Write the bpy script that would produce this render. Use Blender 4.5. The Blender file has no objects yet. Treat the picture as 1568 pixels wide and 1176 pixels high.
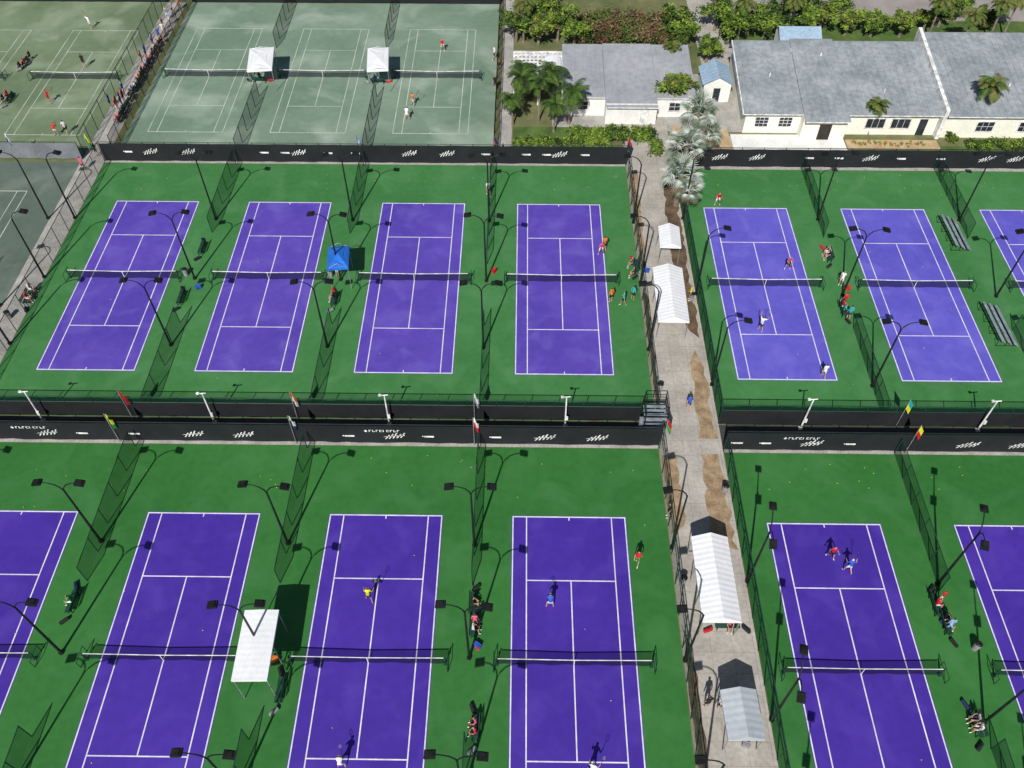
import bpy, math, random
import numpy as np
from mathutils import Vector, Matrix
random.seed(11); rng=np.random.default_rng(5)
scene=bpy.context.scene
COL=scene.collection
# ------------------------------------------------------------------ camera
FPX=1323.0; H=73.3; PITCH=math.radians(50.38); YAW=math.radians(0.72)
cam=bpy.data.cameras.new("camera"); camo=bpy.data.objects.new("camera",cam); COL.objects.link(camo)
cam.sensor_width=36; cam.lens=FPX/1568*36; cam.clip_end=6000; cam.clip_start=0.5
camo.location=(0,0,H); camo.rotation_euler=(math.pi/2-PITCH,0,YAW)
scene.camera=camo
R=camo.rotation_euler.to_matrix()
def G(u,v,z=0.0):
    """site survey: plan position of a feature seen on the drone survey sheet, at height z"""
    d=R@Vector(((u-784)/FPX,(588-v)/FPX,-1)); t=(z-H)/d.z
    return (d.x*t,d.y*t)
# ------------------------------------------------------------------ light
sd=Vector((2.9,11.0,-10.5)).normalized()
w=bpy.data.worlds.new("World"); scene.world=w; w.use_nodes=True
nt=w.node_tree; bg=nt.nodes['Background']; sky=nt.nodes.new('ShaderNodeTexSky')
sky.sky_type='NISHITA'; sky.sun_disc=False; sky.sun_elevation=math.asin(-sd.z); sky.sun_rotation=math.radians(194.8)
nt.links.new(sky.outputs[0],bg.inputs[0]); bg.inputs[1].default_value=0.06
sl=bpy.data.lights.new("sun",'SUN'); sl.energy=5.0; sl.angle=math.radians(.5); sl.color=(1,.965,.9)
so=bpy.data.objects.new("sun",sl); COL.objects.link(so); so.rotation_euler=sd.to_track_quat('-Z','Y').to_euler(); so.location=(0,-50,120)
scene.view_settings.view_transform='Standard'; scene.view_settings.look='None'; scene.view_settings.exposure=0
# ------------------------------------------------------------------ materials
def mat(name,c,c2=None,rough=.7,s1=.15,s2=3.0,amt=.5,metal=0,c3=None,spec=.3,joint=None,det=3,c3r=(.5,.72),c3s=2.3):
    m=bpy.data.materials.new(name); m.use_nodes=True; n=m.node_tree.nodes; l=m.node_tree.links
    b=n['Principled BSDF']; b.inputs['Roughness'].default_value=rough; b.inputs['Metallic'].default_value=metal
    b.inputs['Specular IOR Level'].default_value=spec
    c=tuple(c)+(1,)
    c2=tuple(c2)+(1,) if c2 else tuple(x*.8 for x in c[:3])+(1,)
    geo=n.new('ShaderNodeNewGeometry')
    n1=n.new('ShaderNodeTexNoise'); n1.inputs['Scale'].default_value=s1; n1.inputs['Detail'].default_value=det; n1.inputs['Roughness'].default_value=.6
    n2=n.new('ShaderNodeTexNoise'); n2.inputs['Scale'].default_value=s2; n2.inputs['Detail'].default_value=2
    l.new(geo.outputs['Position'],n1.inputs['Vector']); l.new(geo.outputs['Position'],n2.inputs['Vector'])
    r=n.new('ShaderNodeValToRGB'); r.color_ramp.elements[0].position=.36; r.color_ramp.elements[1].position=.66
    r.color_ramp.elements[0].color=c2; r.color_ramp.elements[1].color=c
    l.new(n1.outputs[0],r.inputs[0])
    mx=n.new('ShaderNodeMix'); mx.data_type='RGBA'; mx.blend_type='MULTIPLY'; mx.inputs[0].default_value=amt
    r2=n.new('ShaderNodeValToRGB'); r2.color_ramp.elements[0].position=.3; r2.color_ramp.elements[1].position=.65
    r2.color_ramp.elements[0].color=(.6,.6,.6,1); r2.color_ramp.elements[1].color=(1.1,1.1,1.1,1)
    l.new(n2.outputs[0],r2.inputs[0]); l.new(r.outputs[0],mx.inputs[6]); l.new(r2.outputs[0],mx.inputs[7])
    out=mx.outputs[2]
    if c3:
        n3=n.new('ShaderNodeTexNoise'); n3.inputs['Scale'].default_value=s1*c3s; n3.inputs['Detail'].default_value=4; n3.inputs['Distortion'].default_value=.5
        l.new(geo.outputs['Position'],n3.inputs['Vector'])
        r3=n.new('ShaderNodeValToRGB'); r3.color_ramp.elements[0].position=c3r[0]; r3.color_ramp.elements[1].position=c3r[1]
        m3=n.new('ShaderNodeMix'); m3.data_type='RGBA'; l.new(n3.outputs[0],r3.inputs[0]); l.new(r3.outputs[0],m3.inputs[0])
        l.new(out,m3.inputs[6]); m3.inputs[7].default_value=tuple(c3)+(1,); out=m3.outputs[2]
    if joint:
        br=n.new('ShaderNodeTexBrick'); br.offset=0; br.inputs['Scale'].default_value=1; br.inputs['Mortar Size'].default_value=.022
        br.inputs['Brick Width'].default_value=joint; br.inputs['Row Height'].default_value=joint
        br.inputs['Color1'].default_value=(1,1,1,1); br.inputs['Color2'].default_value=(.94,.94,.92,1); br.inputs['Mortar'].default_value=(.68,.66,.63,1)
        l.new(geo.outputs['Position'],br.inputs['Vector'])
        m4=n.new('ShaderNodeMix'); m4.data_type='RGBA'; m4.blend_type='MULTIPLY'; m4.inputs[0].default_value=1
        l.new(out,m4.inputs[6]); l.new(br.outputs[0],m4.inputs[7]); out=m4.outputs[2]
    l.new(out,b.inputs['Base Color'])
    return m
def plain(name,c,rough=.8,metal=0):
    m=bpy.data.materials.new(name); m.use_nodes=True; n=m.node_tree.nodes; l=m.node_tree.links; b=n['Principled BSDF']
    b.inputs['Roughness'].default_value=rough; b.inputs['Metallic'].default_value=metal; b.inputs['Specular IOR Level'].default_value=.25
    nz=n.new('ShaderNodeTexNoise'); nz.inputs['Scale'].default_value=1.4; nz.inputs['Detail'].default_value=1; geo=n.new('ShaderNodeNewGeometry'); l.new(geo.outputs['Position'],nz.inputs['Vector'])
    r=n.new('ShaderNodeValToRGB'); r.color_ramp.elements[0].position=.35; r.color_ramp.elements[1].position=.65
    r.color_ramp.elements[0].color=tuple(x*.62 for x in c)+(1,); r.color_ramp.elements[1].color=tuple(c)+(1,); l.new(nz.outputs[0],r.inputs[0]); l.new(r.outputs[0],b.inputs['Base Color']); return m
def netmat(name,c,op):
    m=bpy.data.materials.new(name); m.use_nodes=True; n=m.node_tree.nodes; l=m.node_tree.links
    n.remove(n['Principled BSDF']); o=n['Material Output']; d=n.new('ShaderNodeBsdfDiffuse'); d.inputs[0].default_value=tuple(c)+(1,)
    t=n.new('ShaderNodeBsdfTransparent'); mx=n.new('ShaderNodeMixShader'); mx.inputs[0].default_value=op
    l.new(t.outputs[0],mx.inputs[1]); l.new(d.outputs[0],mx.inputs[2]); l.new(mx.outputs[0],o.inputs[0]); return m
M={}
M['ground']=mat('dry_grass_ground',(.20,.19,.10),(.09,.12,.04),s1=.2,s2=4,rough=.95)
M['greenA']=mat('green_acrylic_a',(.058,.205,.060),(.043,.168,.047),s1=.05,s2=1.3,amt=.25,rough=.6,c3=(.085,.23,.09),c3r=(.48,.85),c3s=5)
M['greenB']=mat('green_acrylic_b',(.037,.170,.036),(.027,.138,.027),s1=.05,s2=1.3,amt=.25,rough=.6,c3=(.058,.19,.058),c3r=(.48,.88),c3s=5)
M['purA']=mat('purple_acrylic_a',(.108,.068,.43),(.082,.050,.365),s1=.08,s2=1.1,amt=.24,rough=.6,c3=(.145,.105,.46),c3r=(.5,.85),c3s=4)
M['purR']=mat('purple_acrylic_r',(.125,.110,.55),(.098,.085,.475),s1=.08,s2=1.1,amt=.24,rough=.6,c3=(.165,.15,.57),c3r=(.5,.85),c3s=4)
M['purB']=mat('purple_acrylic_b',(.063,.028,.335),(.049,.022,.285),s1=.08,s2=1.1,amt=.24,rough=.6,c3=(.085,.046,.36),c3r=(.5,.88),c3s=4)
M['clay']=mat('green_clay',(.205,.285,.215),(.14,.215,.155),s1=.07,s2=1.0,amt=.2,rough=.95,c3=(.38,.45,.38),c3r=(.5,.85),c3s=1.8)
M['clayL']=mat('green_clay_olive',(.18,.245,.145),(.125,.18,.10),s1=.07,s2=1.0,amt=.2,rough=.95,c3=(.32,.385,.29),c3r=(.5,.85),c3s=1.8)
M['clayD']=mat('green_clay_damp',(.115,.155,.13),(.085,.12,.10),s1=.07,s2=1.0,amt=.25,rough=.95,c3=(.19,.23,.2),c3r=(.5,.85))
M['white']=plain('white_paint',(.82,.82,.82),.7)
M['linew']=mat('line_paint',(.80,.78,.84),(.60,.58,.69),s1=.6,amt=.35)
M['clayline']=mat('clay_line_tape',(.64,.68,.62),(.38,.44,.38),s1=.3,amt=.3)
M['conc']=mat('concrete',(.47,.44,.40),(.35,.325,.295),s1=.3,s2=3,joint=1.9,rough=.9,amt=.4)
M['concpl']=mat('concrete_plain',(.44,.42,.40),(.31,.30,.28),s1=.5,s2=4,rough=.9)
M['sand']=mat('sandy_mulch',(.42,.31,.19),(.24,.165,.10),s1=.8,s2=7,rough=1,amt=.7)
M['sandl']=mat('pale_sand',(.55,.42,.27),(.42,.30,.17),s1=.6,s2=6,rough=1,amt=.5)
M['mulch']=mat('dark_mulch',(.17,.115,.07),(.08,.055,.035),s1=.8,s2=7,rough=1,amt=.7)
M['asph_shade']=mat('shade_dark_asphalt',(.055,.055,.06),(.04,.04,.045),s1=.4,s2=5,rough=.9)  # lane asphalt kept near black; shade between the fences is in the colour
M['road']=mat('old_road',(.34,.31,.30),(.27,.245,.235),s1=.2,s2=5,rough=.9)
M['grass']=mat('lawn_grass',(.11,.18,.04),(.06,.11,.025),s1=.4,s2=6,rough=1,amt=.7)
M['black']=mat('black_windscreen',(.016,.017,.021),(.010,.011,.014),s1=.3,amt=.3,rough=.75)
M['grays']=mat('gray_windscreen',(.20,.21,.23),(.14,.15,.17),s1=.3,amt=.3,rough=.8)
M['dmetal']=plain('dark_pole_metal',(.022,.024,.024),.45,.3)
M['gmetal']=plain('green_fence_steel',(.016,.06,.04),.5)
M['steel']=plain('galvanised_steel',(.42,.43,.44),.45,.4)
M['mesh']=netmat('green_chain_link',(.015,.055,.032),.25)
M['meshd']=netmat('dark_chain_link',(.012,.035,.024),.42)
M['net']=netmat('tennis_net_cord',(.012,.012,.03),.5)
M['canvas']=mat('white_canvas',(.80,.81,.83),(.74,.75,.78),s1=.6,amt=.15,rough=.6)
M['graycanvas']=mat('gray_canvas',(.46,.50,.54),(.40,.44,.48),s1=.6,amt=.2,rough=.6)
M['bluec']=mat('blue_canvas',(.02,.16,.62),(.015,.12,.5),s1=.6,amt=.2,rough=.6)
M['roof']=mat('gray_metal_roof',(.36,.37,.40),(.28,.295,.325),s1=.12,s2=1.3,amt=.35,rough=.55)
M['roof2']=mat('weathered_roof',(.33,.36,.385),(.225,.255,.28),s1=.25,s2=1.6,amt=.55,rough=.65)
M['cream']=mat('cream_stucco',(.82,.81,.72),(.74,.73,.63),s1=.5,amt=.2,rough=.9)
M['whitew']=mat('white_wall',(.80,.80,.78),(.69,.69,.67),s1=.5,amt=.25,rough=.9)
M['glass']=plain('dark_window_glass',(.03,.04,.05),.12)
M['doorbr']=plain('dark_door',(.04,.035,.03),.5)
M['bluer']=mat('blue_gray_roof',(.33,.45,.58),(.27,.38,.5),s1=.4,rough=.6)
M['bark']=plain('palm_bark',(.24,.20,.155),1)
M['leaf1']=plain('leaf_mid',(.08,.145,.024))
M['leaf2']=plain('leaf_dark',(.032,.07,.015))
M['leaf3']=plain('leaf_light',(.20,.30,.04))
M['leafo']=plain('leaf_olive',(.14,.16,.04))
M['leafr']=plain('leaf_reddish',(.19,.095,.065))
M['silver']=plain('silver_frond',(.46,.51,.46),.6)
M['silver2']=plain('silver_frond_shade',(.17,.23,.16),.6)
M['thatch']=plain('dry_frond',(.22,.17,.10),.9)
M['flor']=plain('orange_flowers',(.6,.28,.04))
M['bench']=plain('bench_green_plastic',(.02,.07,.05),.5)
M['alu']=plain('aluminium_plank',(.36,.42,.48),.4,.3)
for nme,c in dict(red=(.62,.02,.03),yellow=(.75,.75,.02),blue=(.03,.10,.5),cwhite=(.80,.80,.82),cblack=(.02,.02,.025),teal=(.02,.4,.42),pink=(.75,.12,.25),
    orange=(.75,.2,.03),navy=(.02,.03,.10),cgrey=(.3,.3,.32),cgreen=(.03,.35,.08),skin=(.52,.30,.20),skind=(.20,.105,.06),hair=(.03,.02,.014),hairb=(.3,.18,.07),sky=(.25,.45,.75)).items(): M[nme]=plain(nme,c)
# ------------------------------------------------------------------ builders
def empty(name,loc=(0,0,0),rot=0):
    o=bpy.data.objects.new(name,None); o.location=loc; o.rotation_euler=(0,0,rot); o.empty_display_size=.5; COL.objects.link(o); return o
class MB:
    def __init__(s): s.v=[]; s.f=[]; s.m=[]
    def quad(s,pts,m=0):
        k=len(s.v); s.v+= [tuple(p) for p in pts]; s.f.append(tuple(range(k,k+len(pts)))); s.m.append(m)
    def rect(s,x0,y0,x1,y1,z,m=0): s.quad([(x0,y0,z),(x1,y0,z),(x1,y1,z),(x0,y1,z)],m)
    def box(s,c,sz,m=0,rot=0,mt=None):
        k=len(s.v); cs,sn=math.cos(rot),math.sin(rot)
        for dz in(-.5,.5):
            for dx,dy in((-.5,-.5),(.5,-.5),(.5,.5),(-.5,.5)):
                x,y,z=dx*sz[0],dy*sz[1],dz*sz[2]
                if mt: p=mt@Vector((x,y,z)); s.v.append((c[0]+p.x,c[1]+p.y,c[2]+p.z))
                else: s.v.append((c[0]+x*cs-y*sn,c[1]+x*sn+y*cs,c[2]+z))
        for f in((3,2,1,0),(4,5,6,7),(0,1,5,4),(1,2,6,5),(2,3,7,6),(3,0,4,7)): s.f.append(tuple(k+i for i in f)); s.m.append(m)
    def tube(s,pts,r,n=6,m=0,cap=True):
        pts=[Vector(p) for p in pts]; rr=r if isinstance(r,(list,tuple)) else [r]*len(pts); k0=len(s.v)
        for i,p in enumerate(pts):
            d=(pts[min(i+1,len(pts)-1)]-pts[max(i-1,0)]); d=d.normalized() if d.length>1e-9 else Vector((0,0,1))
            a=d.cross(Vector((0,0,1)) if abs(d.z)<.9 else Vector((1,0,0))).normalized(); b=d.cross(a)
            for j in range(n):
                t=2*math.pi*j/n; q=p+(a*math.cos(t)+b*math.sin(t))*rr[i]; s.v.append(tuple(q))
        for i in range(len(pts)-1):
            for j in range(n):
                a0=k0+i*n+j; a1=k0+i*n+(j+1)%n; s.f.append((a0,a1,a1+n,a0+n)); s.m.append(m)
        if cap:
            s.f.append(tuple(k0+j for j in range(n))[::-1]); s.m.append(m)
            e=k0+(len(pts)-1)*n; s.f.append(tuple(e+j for j in range(n))); s.m.append(m)
    def mesh(s,name,mats):
        me=bpy.data.meshes.new(name); me.from_pydata(s.v,[],s.f); 
        for a in mats: me.materials.append(M[a] if isinstance(a,str) else a)
        me.polygons.foreach_set('material_index',s.m); me.update(); return me
    def obj(s,name,mats,parent=None,loc=(0,0,0),rot=0):
        o=bpy.data.objects.new(name,s.mesh(name,mats)); o.location=loc; o.rotation_euler=(0,0,rot); COL.objects.link(o)
        if parent: o.parent=parent
        return o
def sheet(name,rects,m,z):
    b=MB()
    for r in rects: b.rect(*r,z)
    return b.obj(name,[m])
# ------------------------------------------------------------------ ground and paving
sheet('ground',[(-2500,-600,2500,4000)],'ground',0)
sheet('green_court_apron',[(-58.2,55.7,14.5,100.1),(21.3,55.4,110,99.6)],'greenA',.02)
sheet('green_court_apron',[(-90,-8,14.5,52.1),(21.3,-8,110,51.7)],'greenB',.02)
sheet('concrete_path',[(14.6,-8,21.2,112)],'conc',.012)
sheet('concrete_path',[(-61.6,56,-58.3,146),(-3.2,102.5,-1.4,150)],'concpl',.014)
sheet('concrete_path',[(28.5,122,33,150),(20,103,36,107.5)],'conc',.010)
sheet('service_lane',[(-90,52.9,14.6,55.6),(21.2,52.6,110,55.3)],'asph_shade',.012)  # dark lane sheet, fence shade painted into its tone
sheet('concrete_kerb_strip',[(-90,52.15,14.5,52.85),(21.3,51.75,110,52.5),(-58.2,100.15,14.5,101.3),(21.3,99.65,110,100.9)],'concpl',.03)
sheet('clay_court_ground',[(-57.3,101.4,-3.9,146)],'clay',.02)
sheet('clay_court_ground',[(-130,101.4,-61.6,146)],'clayL',.02)
sheet('clay_court_ground',[(-130,40,-61.6,100.2)],'clayD',.02)
def blob(name,pts,m,z,jit=.25):
    out=[]
    for i in range(len(pts)):
        a=Vector(pts[i]);b=Vector(pts[(i+1)%len(pts)]); n=max(1,int((b-a).length/1.0))
        for k in range(n): 
            p=a+(b-a)*k/n; out.append((p.x+random.uniform(-jit,jit),p.y+random.uniform(-jit,jit),z))
    b=MB(); b.quad(out); return b.obj(name,[m])
blob('sandy_verge',[(18.9,53.5),(20.7,53.5),(20.7,63.5),(20.2,66),(19.2,64)],'sand',.03)
blob('sandy_verge',[(18.6,41),(20.8,40.5),(20.8,51.6),(18.9,51.5)],'sand',.03)
blob('sandy_verge',[(14.9,42),(16.2,43),(16.3,51),(14.9,51.5)],'sand',.03)
blob('sandy_verge',[(19.2,70),(20.8,68),(20.8,97),(19.6,98),(19.0,88)],'mulch',.03)
blob('sandy_verge',[(14.9,80),(15.7,82),(16.0,99),(14.9,99)],'sand',.03,.15)
blob('sandy_verge',[(14.8,14),(15.6,14),(15.5,30),(14.8,33)],'mulch',.03,.15)
blob('sandy_verge',[(14.8,57),(15.3,57),(15.4,75),(14.8,75)],'mulch',.03,.1)
# ------------------------------------------------------------------ courts
W=11.0; L=29.7; S=1.37; SV=8.0
def court(x0,y0,surf,line='linew',lw=.11):
    e=empty('tennis_court',(x0,y0,0))
    if surf:
        b=MB(); b.rect(-.06,-.06,W+.06,L+.06,.03); b.obj('playing_surface',[surf],e)
    b=MB(); z=.04; h=lw/2
    b.rect(0,0,lw,L,z); b.rect(W-lw,0,W,L,z)
    b.rect(lw,0,W-lw,lw*1.2,z); b.rect(lw,L-lw*1.2,W-lw,L,z)
    b.rect(S-h,lw*1.2,S+h,L-lw*1.2,z); b.rect(W-S-h,lw*1.2,W-S+h,L-lw*1.2,z)
    b.rect(S+h,L/2-SV-h,W-S-h,L/2-SV+h,z); b.rect(S+h,L/2+SV-h,W-S-h,L/2+SV+h,z)
    b.rect(W/2-h,L/2-SV+h,W/2+h,L/2+SV-h,z)
    b.rect(W/2-h,lw*1.2,W/2+h,.45,z); b.rect(W/2-h,L-.45,W/2+h,L-lw*1.2,z)
    b.obj('court_lines',[line],e)
    net(x0+W/2,y0+L/2)
netmeshes=None
def net(cx,cy):
    global netmeshes
    if netmeshes is None:
        hw=6.6; N=24
        def zt(x): return 1.16+.14*(abs(x)/hw)
        a=MB()
        for i in range(N):
            x0=-hw+2*hw*i/N; x1=-hw+2*hw*(i+1)/N
            y0=.05*math.sin(i*1.3);y1=.05*math.sin((i+1)*1.3)
            a.quad([(x0,y0,.06),(x1,y1,.06),(x1,0,zt(x1)-.08),(x0,0,zt(x0)-.08)])
        t=MB()
        for i in range(N):
            x0=-hw+2*hw*i/N; x1=-hw+2*hw*(i+1)/N
            t.quad([(x0,-.022,zt(x0)-.08),(x1,-.022,zt(x1)-.08),(x1,-.022,zt(x1)),(x0,-.022,zt(x0))]); t.quad([(x0,.022,zt(x0)),(x1,.022,zt(x1)),(x1,.022,zt(x1)-.08),(x0,.022,zt(x0)-.08)])
            t.quad([(x0,-.022,zt(x0)),(x1,-.022,zt(x1)),(x1,.022,zt(x1)),(x0,.022,zt(x0))])
        t.box((0,0,.58),(.06,.05,.96)); 
        p=MB()
        for s in(-1,1):
            p.tube([(s*6.7,0,0),(s*6.7,0,1.38)],.06,8); p.box((s*6.7,0,.06),(.3,.3,.1)); p.box((s*6.78,0,1.0),(.08,.12,.2)); p.tube([(s*6.7,0,.7),(s*6.7,-.2,.75),(s*6.7,-.2,.9)],.02,5)
            for yy in(-.75,.75): p.tube([(s*6.95,yy,0.02),(s*6.95,yy,1.1)],.035,5)
            p.tube([(s*6.95,-.75,1.1),(s*6.95,.75,1.1)],.035,5); p.tube([(s*6.95,-.75,.12),(s*6.95,.75,.12)],.03,5)
        netmeshes=(a.mesh('net_mesh',['net']),t.mesh('net_tape',['white']),p.mesh('net_posts',['gmetal']))
    e=empty('tennis_net',(cx,cy,0))
    for me in netmeshes:
        o=bpy.data.objects.new(me.name,me); COL.objects.link(o); o.parent=e; o.location=(0,0,.03)
for x in(-53.9,-36.2,-18.4,-.45): court(x,62.05,'purA')
for x in(24.2,42.3,60.6): court(x,61.6,'purR')
for x in(-71.8,-54.1,-36.2,-18.35,-.5): court(x,14.2,'purB')
for x in(24.2,42.3,60.5): court(x,13.75,'purB')
for x in(-54.3,-36.5,-18.7): court(x,107.5,None,'clayline',.1)
for x in(-74.8,-92.7): court(x,106.5,None,'clayline',.1)
for x in(-77.6,): court(x,64,None,'clayline',.1)
# ------------------------------------------------------------------ fences
def fence(name,p0,p1,h=3.1,screen=None,smat='black',post='gmetal',mesh='mesh',sp=3.0,midrail=True,base=0.03):
    p0=Vector(p0);p1=Vector(p1); d=p1-p0; Ln=d.length; ang=math.atan2(d.y,d.x)
    e=empty(name,(p0.x,p0.y,0),ang)
    b=MB(); n=max(1,round(Ln/sp))
    for i in range(n+1):
        x=Ln*i/n; b.tube([(x,0,0),(x,0,h+.05)],.05,5)
    b.tube([(0,0,h),(Ln,0,h)],.045,5)
    if midrail: b.tube([(0,0,h*.72),(Ln,0,h*.72)],.035,4)
    b.obj('posts_and_rails',[post],e)
    if screen:
        s=MB(); m=max(2,int(Ln/1.2)); ys=[-.09-.07*random.random() for _ in range(m+1)]
        zb=[base+.05+.14*random.random() for _ in range(m+1)]; zt=[screen-.08*random.random() for _ in range(m+1)]
        for i in range(m):
            x0=Ln*i/m;x1=Ln*(i+1)/m; s.quad([(x0,ys[i],zb[i]),(x1,ys[i+1],zb[i+1]),(x1,-.07,zt[i+1]),(x0,-.07,zt[i])])
        s.obj('windscreen',[smat],e); 
    z0=screen-.12 if screen else base
    s=MB(); s.quad([(0,0,z0),(Ln,0,z0),(Ln,0,h-.03),(0,0,h-.03)]); s.obj('wire_mesh',[mesh],e)
    return e
fence('windscreen_fence',(-58.2,100.6),(14.6,100.6),3.1,2.95,post='dmetal')
fence('windscreen_fence',(21.2,100.3),(105,100.3),3.1,2.95,post='dmetal')
fence('windscreen_fence',(-110,100.9),(-61.5,100.9),2.8,2.7,smat='grays',post='dmetal')
fence('windscreen_fence',(-90,52.6),(14.6,52.6),3.1,2.95,post='dmetal')
fence('windscreen_fence',(21.2,52.2),(105,52.2),3.1,2.95,post='dmetal')
fence('windscreen_fence',(-90,55.8),(12.8,55.8),3.2,2.35)
fence('windscreen_fence',(21.2,55.5),(105,55.5),3.2,2.35)
fence('chain_link_fence',(14.6,56),(14.6,100.4),3.1,mesh='mesh')
fence('chain_link_fence',(21.2,55.6),(21.2,100.2),3.1,mesh='meshd')
fence('chain_link_fence',(14.6,-6),(14.6,52.2),3.1,mesh='mesh')
fence('chain_link_fence',(21.2,-6),(21.2,51.9),3.1,mesh='mesh')
fence('chain_link_fence',(-58.25,56),(-58.25,100.4),3.1,mesh='mesh',midrail=False)
for x in(-39.7,-21.9,-4.1,38.8,57.2):
    fence('court_divider_fence',(x,99.9),(x,85.5),2.6,mesh='meshd',midrail=False)
    fence('court_divider_fence',(x,69.5),(x,56.2),2.6,mesh='meshd',midrail=False)
fence('court_divider_fence',(-4.1,85.3),(-4.1,80),2.6,mesh='mesh',midrail=False)
for x in(-57.6,-39.8,-21.9,-4.1,38.8,57.2):
    fence('court_divider_fence',(x,51.8),(x,36.5),2.6,mesh='meshd',midrail=False)
    fence('court_divider_fence',(x,22.5),(x,6),2.6,mesh='meshd',midrail=False)
for x in(-39.9,-22.0): 
    fence('court_divider_fence',(x,145.5),(x,131),2.8,mesh='meshd',post='dmetal',midrail=False)
    fence('court_divider_fence',(x,117),(x,102),2.8,mesh='meshd',post='dmetal',midrail=False)
fence('chain_link_fence',(-3.8,102),(-3.8,146),3.1,mesh='meshd',post='dmetal')
fence('chain_link_fence',(-57.3,102),(-57.3,146),3.1,mesh='meshd',post='dmetal')
fence('chain_link_fence',(-61.6,102),(-61.6,146),3.1,mesh='mesh',post='dmetal',midrail=False)
fence('windscreen_fence',(-57.3,146),(-3.8,146),3.1,2.4,post='dmetal')
fence('windscreen_fence',(-120,146),(-61.6,146),3.1,2.4,post='dmetal')
# sponsor marks (flat prints on the screens)
def logo(x,y,kind='bars',s=1.0,zc=1.65):
    e=empty('banner_sign',(x,y-.19,zc)); b=MB()
    if kind=='bars':
        for i in range(5):
            hgt=(.75+.13*(i%3))*s; x0=(-.95+i*.42)*s; sh=.5*s; z0=-.5*s+.06*i
            b.quad([(x0,0,z0),(x0+.15*s,0,z0),(x0+.15*s+sh,0,z0+hgt),(x0+sh,0,z0+hgt)])
        b.quad([(-1.1*s,0,-.1),(-.9*s,-.0,-.02),(1.3*s,0,.22),(1.25*s,0,.1)])
    elif kind=='word':
        for i in range(9): 
            xx=-1.6+i*.36; b.quad([(xx,0,-.16),(xx+.09,0,-.16),(xx+.09,0,.18),(xx,0,.18)])
            if i%3!=1: b.quad([(xx+.1,0,.1),(xx+.26,0,.1),(xx+.26,0,.18),(xx+.1,0,.18)])
            if i%2: b.quad([(xx+.1,0,-.16),(xx+.26,0,-.16),(xx+.26,0,-.08),(xx+.1,0,-.08)])
        b.quad([(-2.1,0,-.05),(-1.92,0,-.2),(-1.75,0,-.05),(-1.92,0,.22)])
    else:
        b.quad([(-.5,0,-.13),(.5,0,-.13),(.5,0,.13),(-.5,0,.13)]); b.quad([(-.7,0,-.05),(-.56,0,-.05),(-.56,0,.13),(-.7,0,.13)])
    b.obj('print',['white'],e)
def lx(u,v,z=1.6): return G(u,v,z)[0]
for u,k in((227,'bars'),(285,'bars'),(455,'bars'),(625,'bars'),(683,'bars'),(855,'bars'),(405,'s'),(437,'s'),(503,'s'),(545,'s'),(807,'s'),(838,'s'),(897,'s'),(195,'s'),(745,'s')): logo(lx(u,237),100.6,k,.9 if k=='bars' else 1)
for u,k in((1100,'bars'),(1157,'bars'),(1330,'bars'),(1507,'bars'),(1285,'s'),(1380,'s'),(1550,'bars'),(1240,'s'),(1440,'s')): logo(lx(u,241),100.3,k,.9 if k=='bars' else 1)
for u,k in((68,'bars'),(293,'bars'),(370,'bars'),(602,'bars'),(832,'bars'),(912,'bars'),(50,'word'),(125,'s'),(535,'s'),(590,'word'),(657,'s'),(205,'s'),(760,'s')):
    logo(lx(u,663),52.6,k,.95 if k=='bars' else 1,1.35 if k!='word' else 2.25)
for u,k in((1240,'bars'),(1228,'word'),(1173,'s'),(1302,'s'),(1478,'bars'),(1558,'bars'),(1130,'s')): logo(lx(u,672),52.2,k,.95,1.35 if k!='word' else 2.25)
# ------------------------------------------------------------------ lamps
def lamp_mesh(kind):
    b=MB(); h=10.4
    b.tube([(0,0,0),(0,0,4),(0,0,h-1.2)],[.13,.11,.08],8); b.tube([(0,0,0),(0,0,.25)],.22,8)
    arms={'double':[(1,0),(-1,0)],'left':[(-1,0)],'right':[(1,0)],'doubley':[(.25,1),(-.25,-1)]}[kind]
    for ax,ay in arms:
        l=math.hypot(ax,ay); ax/=l; ay/=l
        pr=[(0,h-1.4),(.15,h-.9),(.5,h-.45),(1.0,h-.2),(1.5,h-.12)]
        b.tube([(ax*r,ay*r,z) for r,z in pr],[.07,.065,.06,.05,.05],6)
        ang=math.atan2(ay,ax); mt=Matrix.Rotation(ang,3,'Z')@Matrix.Rotation(math.radians(12),3,'Y')
        c=Vector((ax*1.85,ay*1.85,h-.12)); b.box(c,(.82,.62,.2),0,mt=mt); b.box(c+Vector((0,0,.14)),(.5,.4,.12),0,mt=mt); b.box(c-Vector((0,0,.13)),(.68,.5,.05),1,mt=mt)
    return b.mesh('lamp_'+kind,['dmetal','steel'])
LM={k:lamp_mesh(k) for k in('double','left','right','doubley')}
def lamp(x,y,k,rz=0,s=1):
    o=bpy.data.objects.new('court_floodlight',LM[k]); o.location=(x,y,0); o.rotation_euler=(random.uniform(-.006,.006),random.uniform(-.006,.006),rz+random.uniform(-.08,.08)); o.scale=(1,1,s); COL.objects.link(o)
for x in(-39.8,-21.9,-4.1):
    for y in(18.4,29.6,40.6): lamp(x,y,'double')
    for y in(65.9,76.9,88.1): lamp(x,y,'double')
lamp(-57.6,40.6,'double'); lamp(-57.6,29.6,'double')
for y in(18.4,29.6,40.6): lamp(14.7,y,'left')
for y in(65.9,76.9,88.1): lamp(14.7,y,'left'); lamp(-58.3,y,'right')
for y in(60.8,75,89): lamp(21.2,y,'right'); lamp(38.8,y,'double'); lamp(57.2,y,'double')
for y in(12.5,24.6,37.2): lamp(21.3,y,'doubley'); lamp(38.9,y,'doubley'); lamp(57.2,y,'doubley')
for y in(72,88): lamp(-61.8,y,'left')
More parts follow.
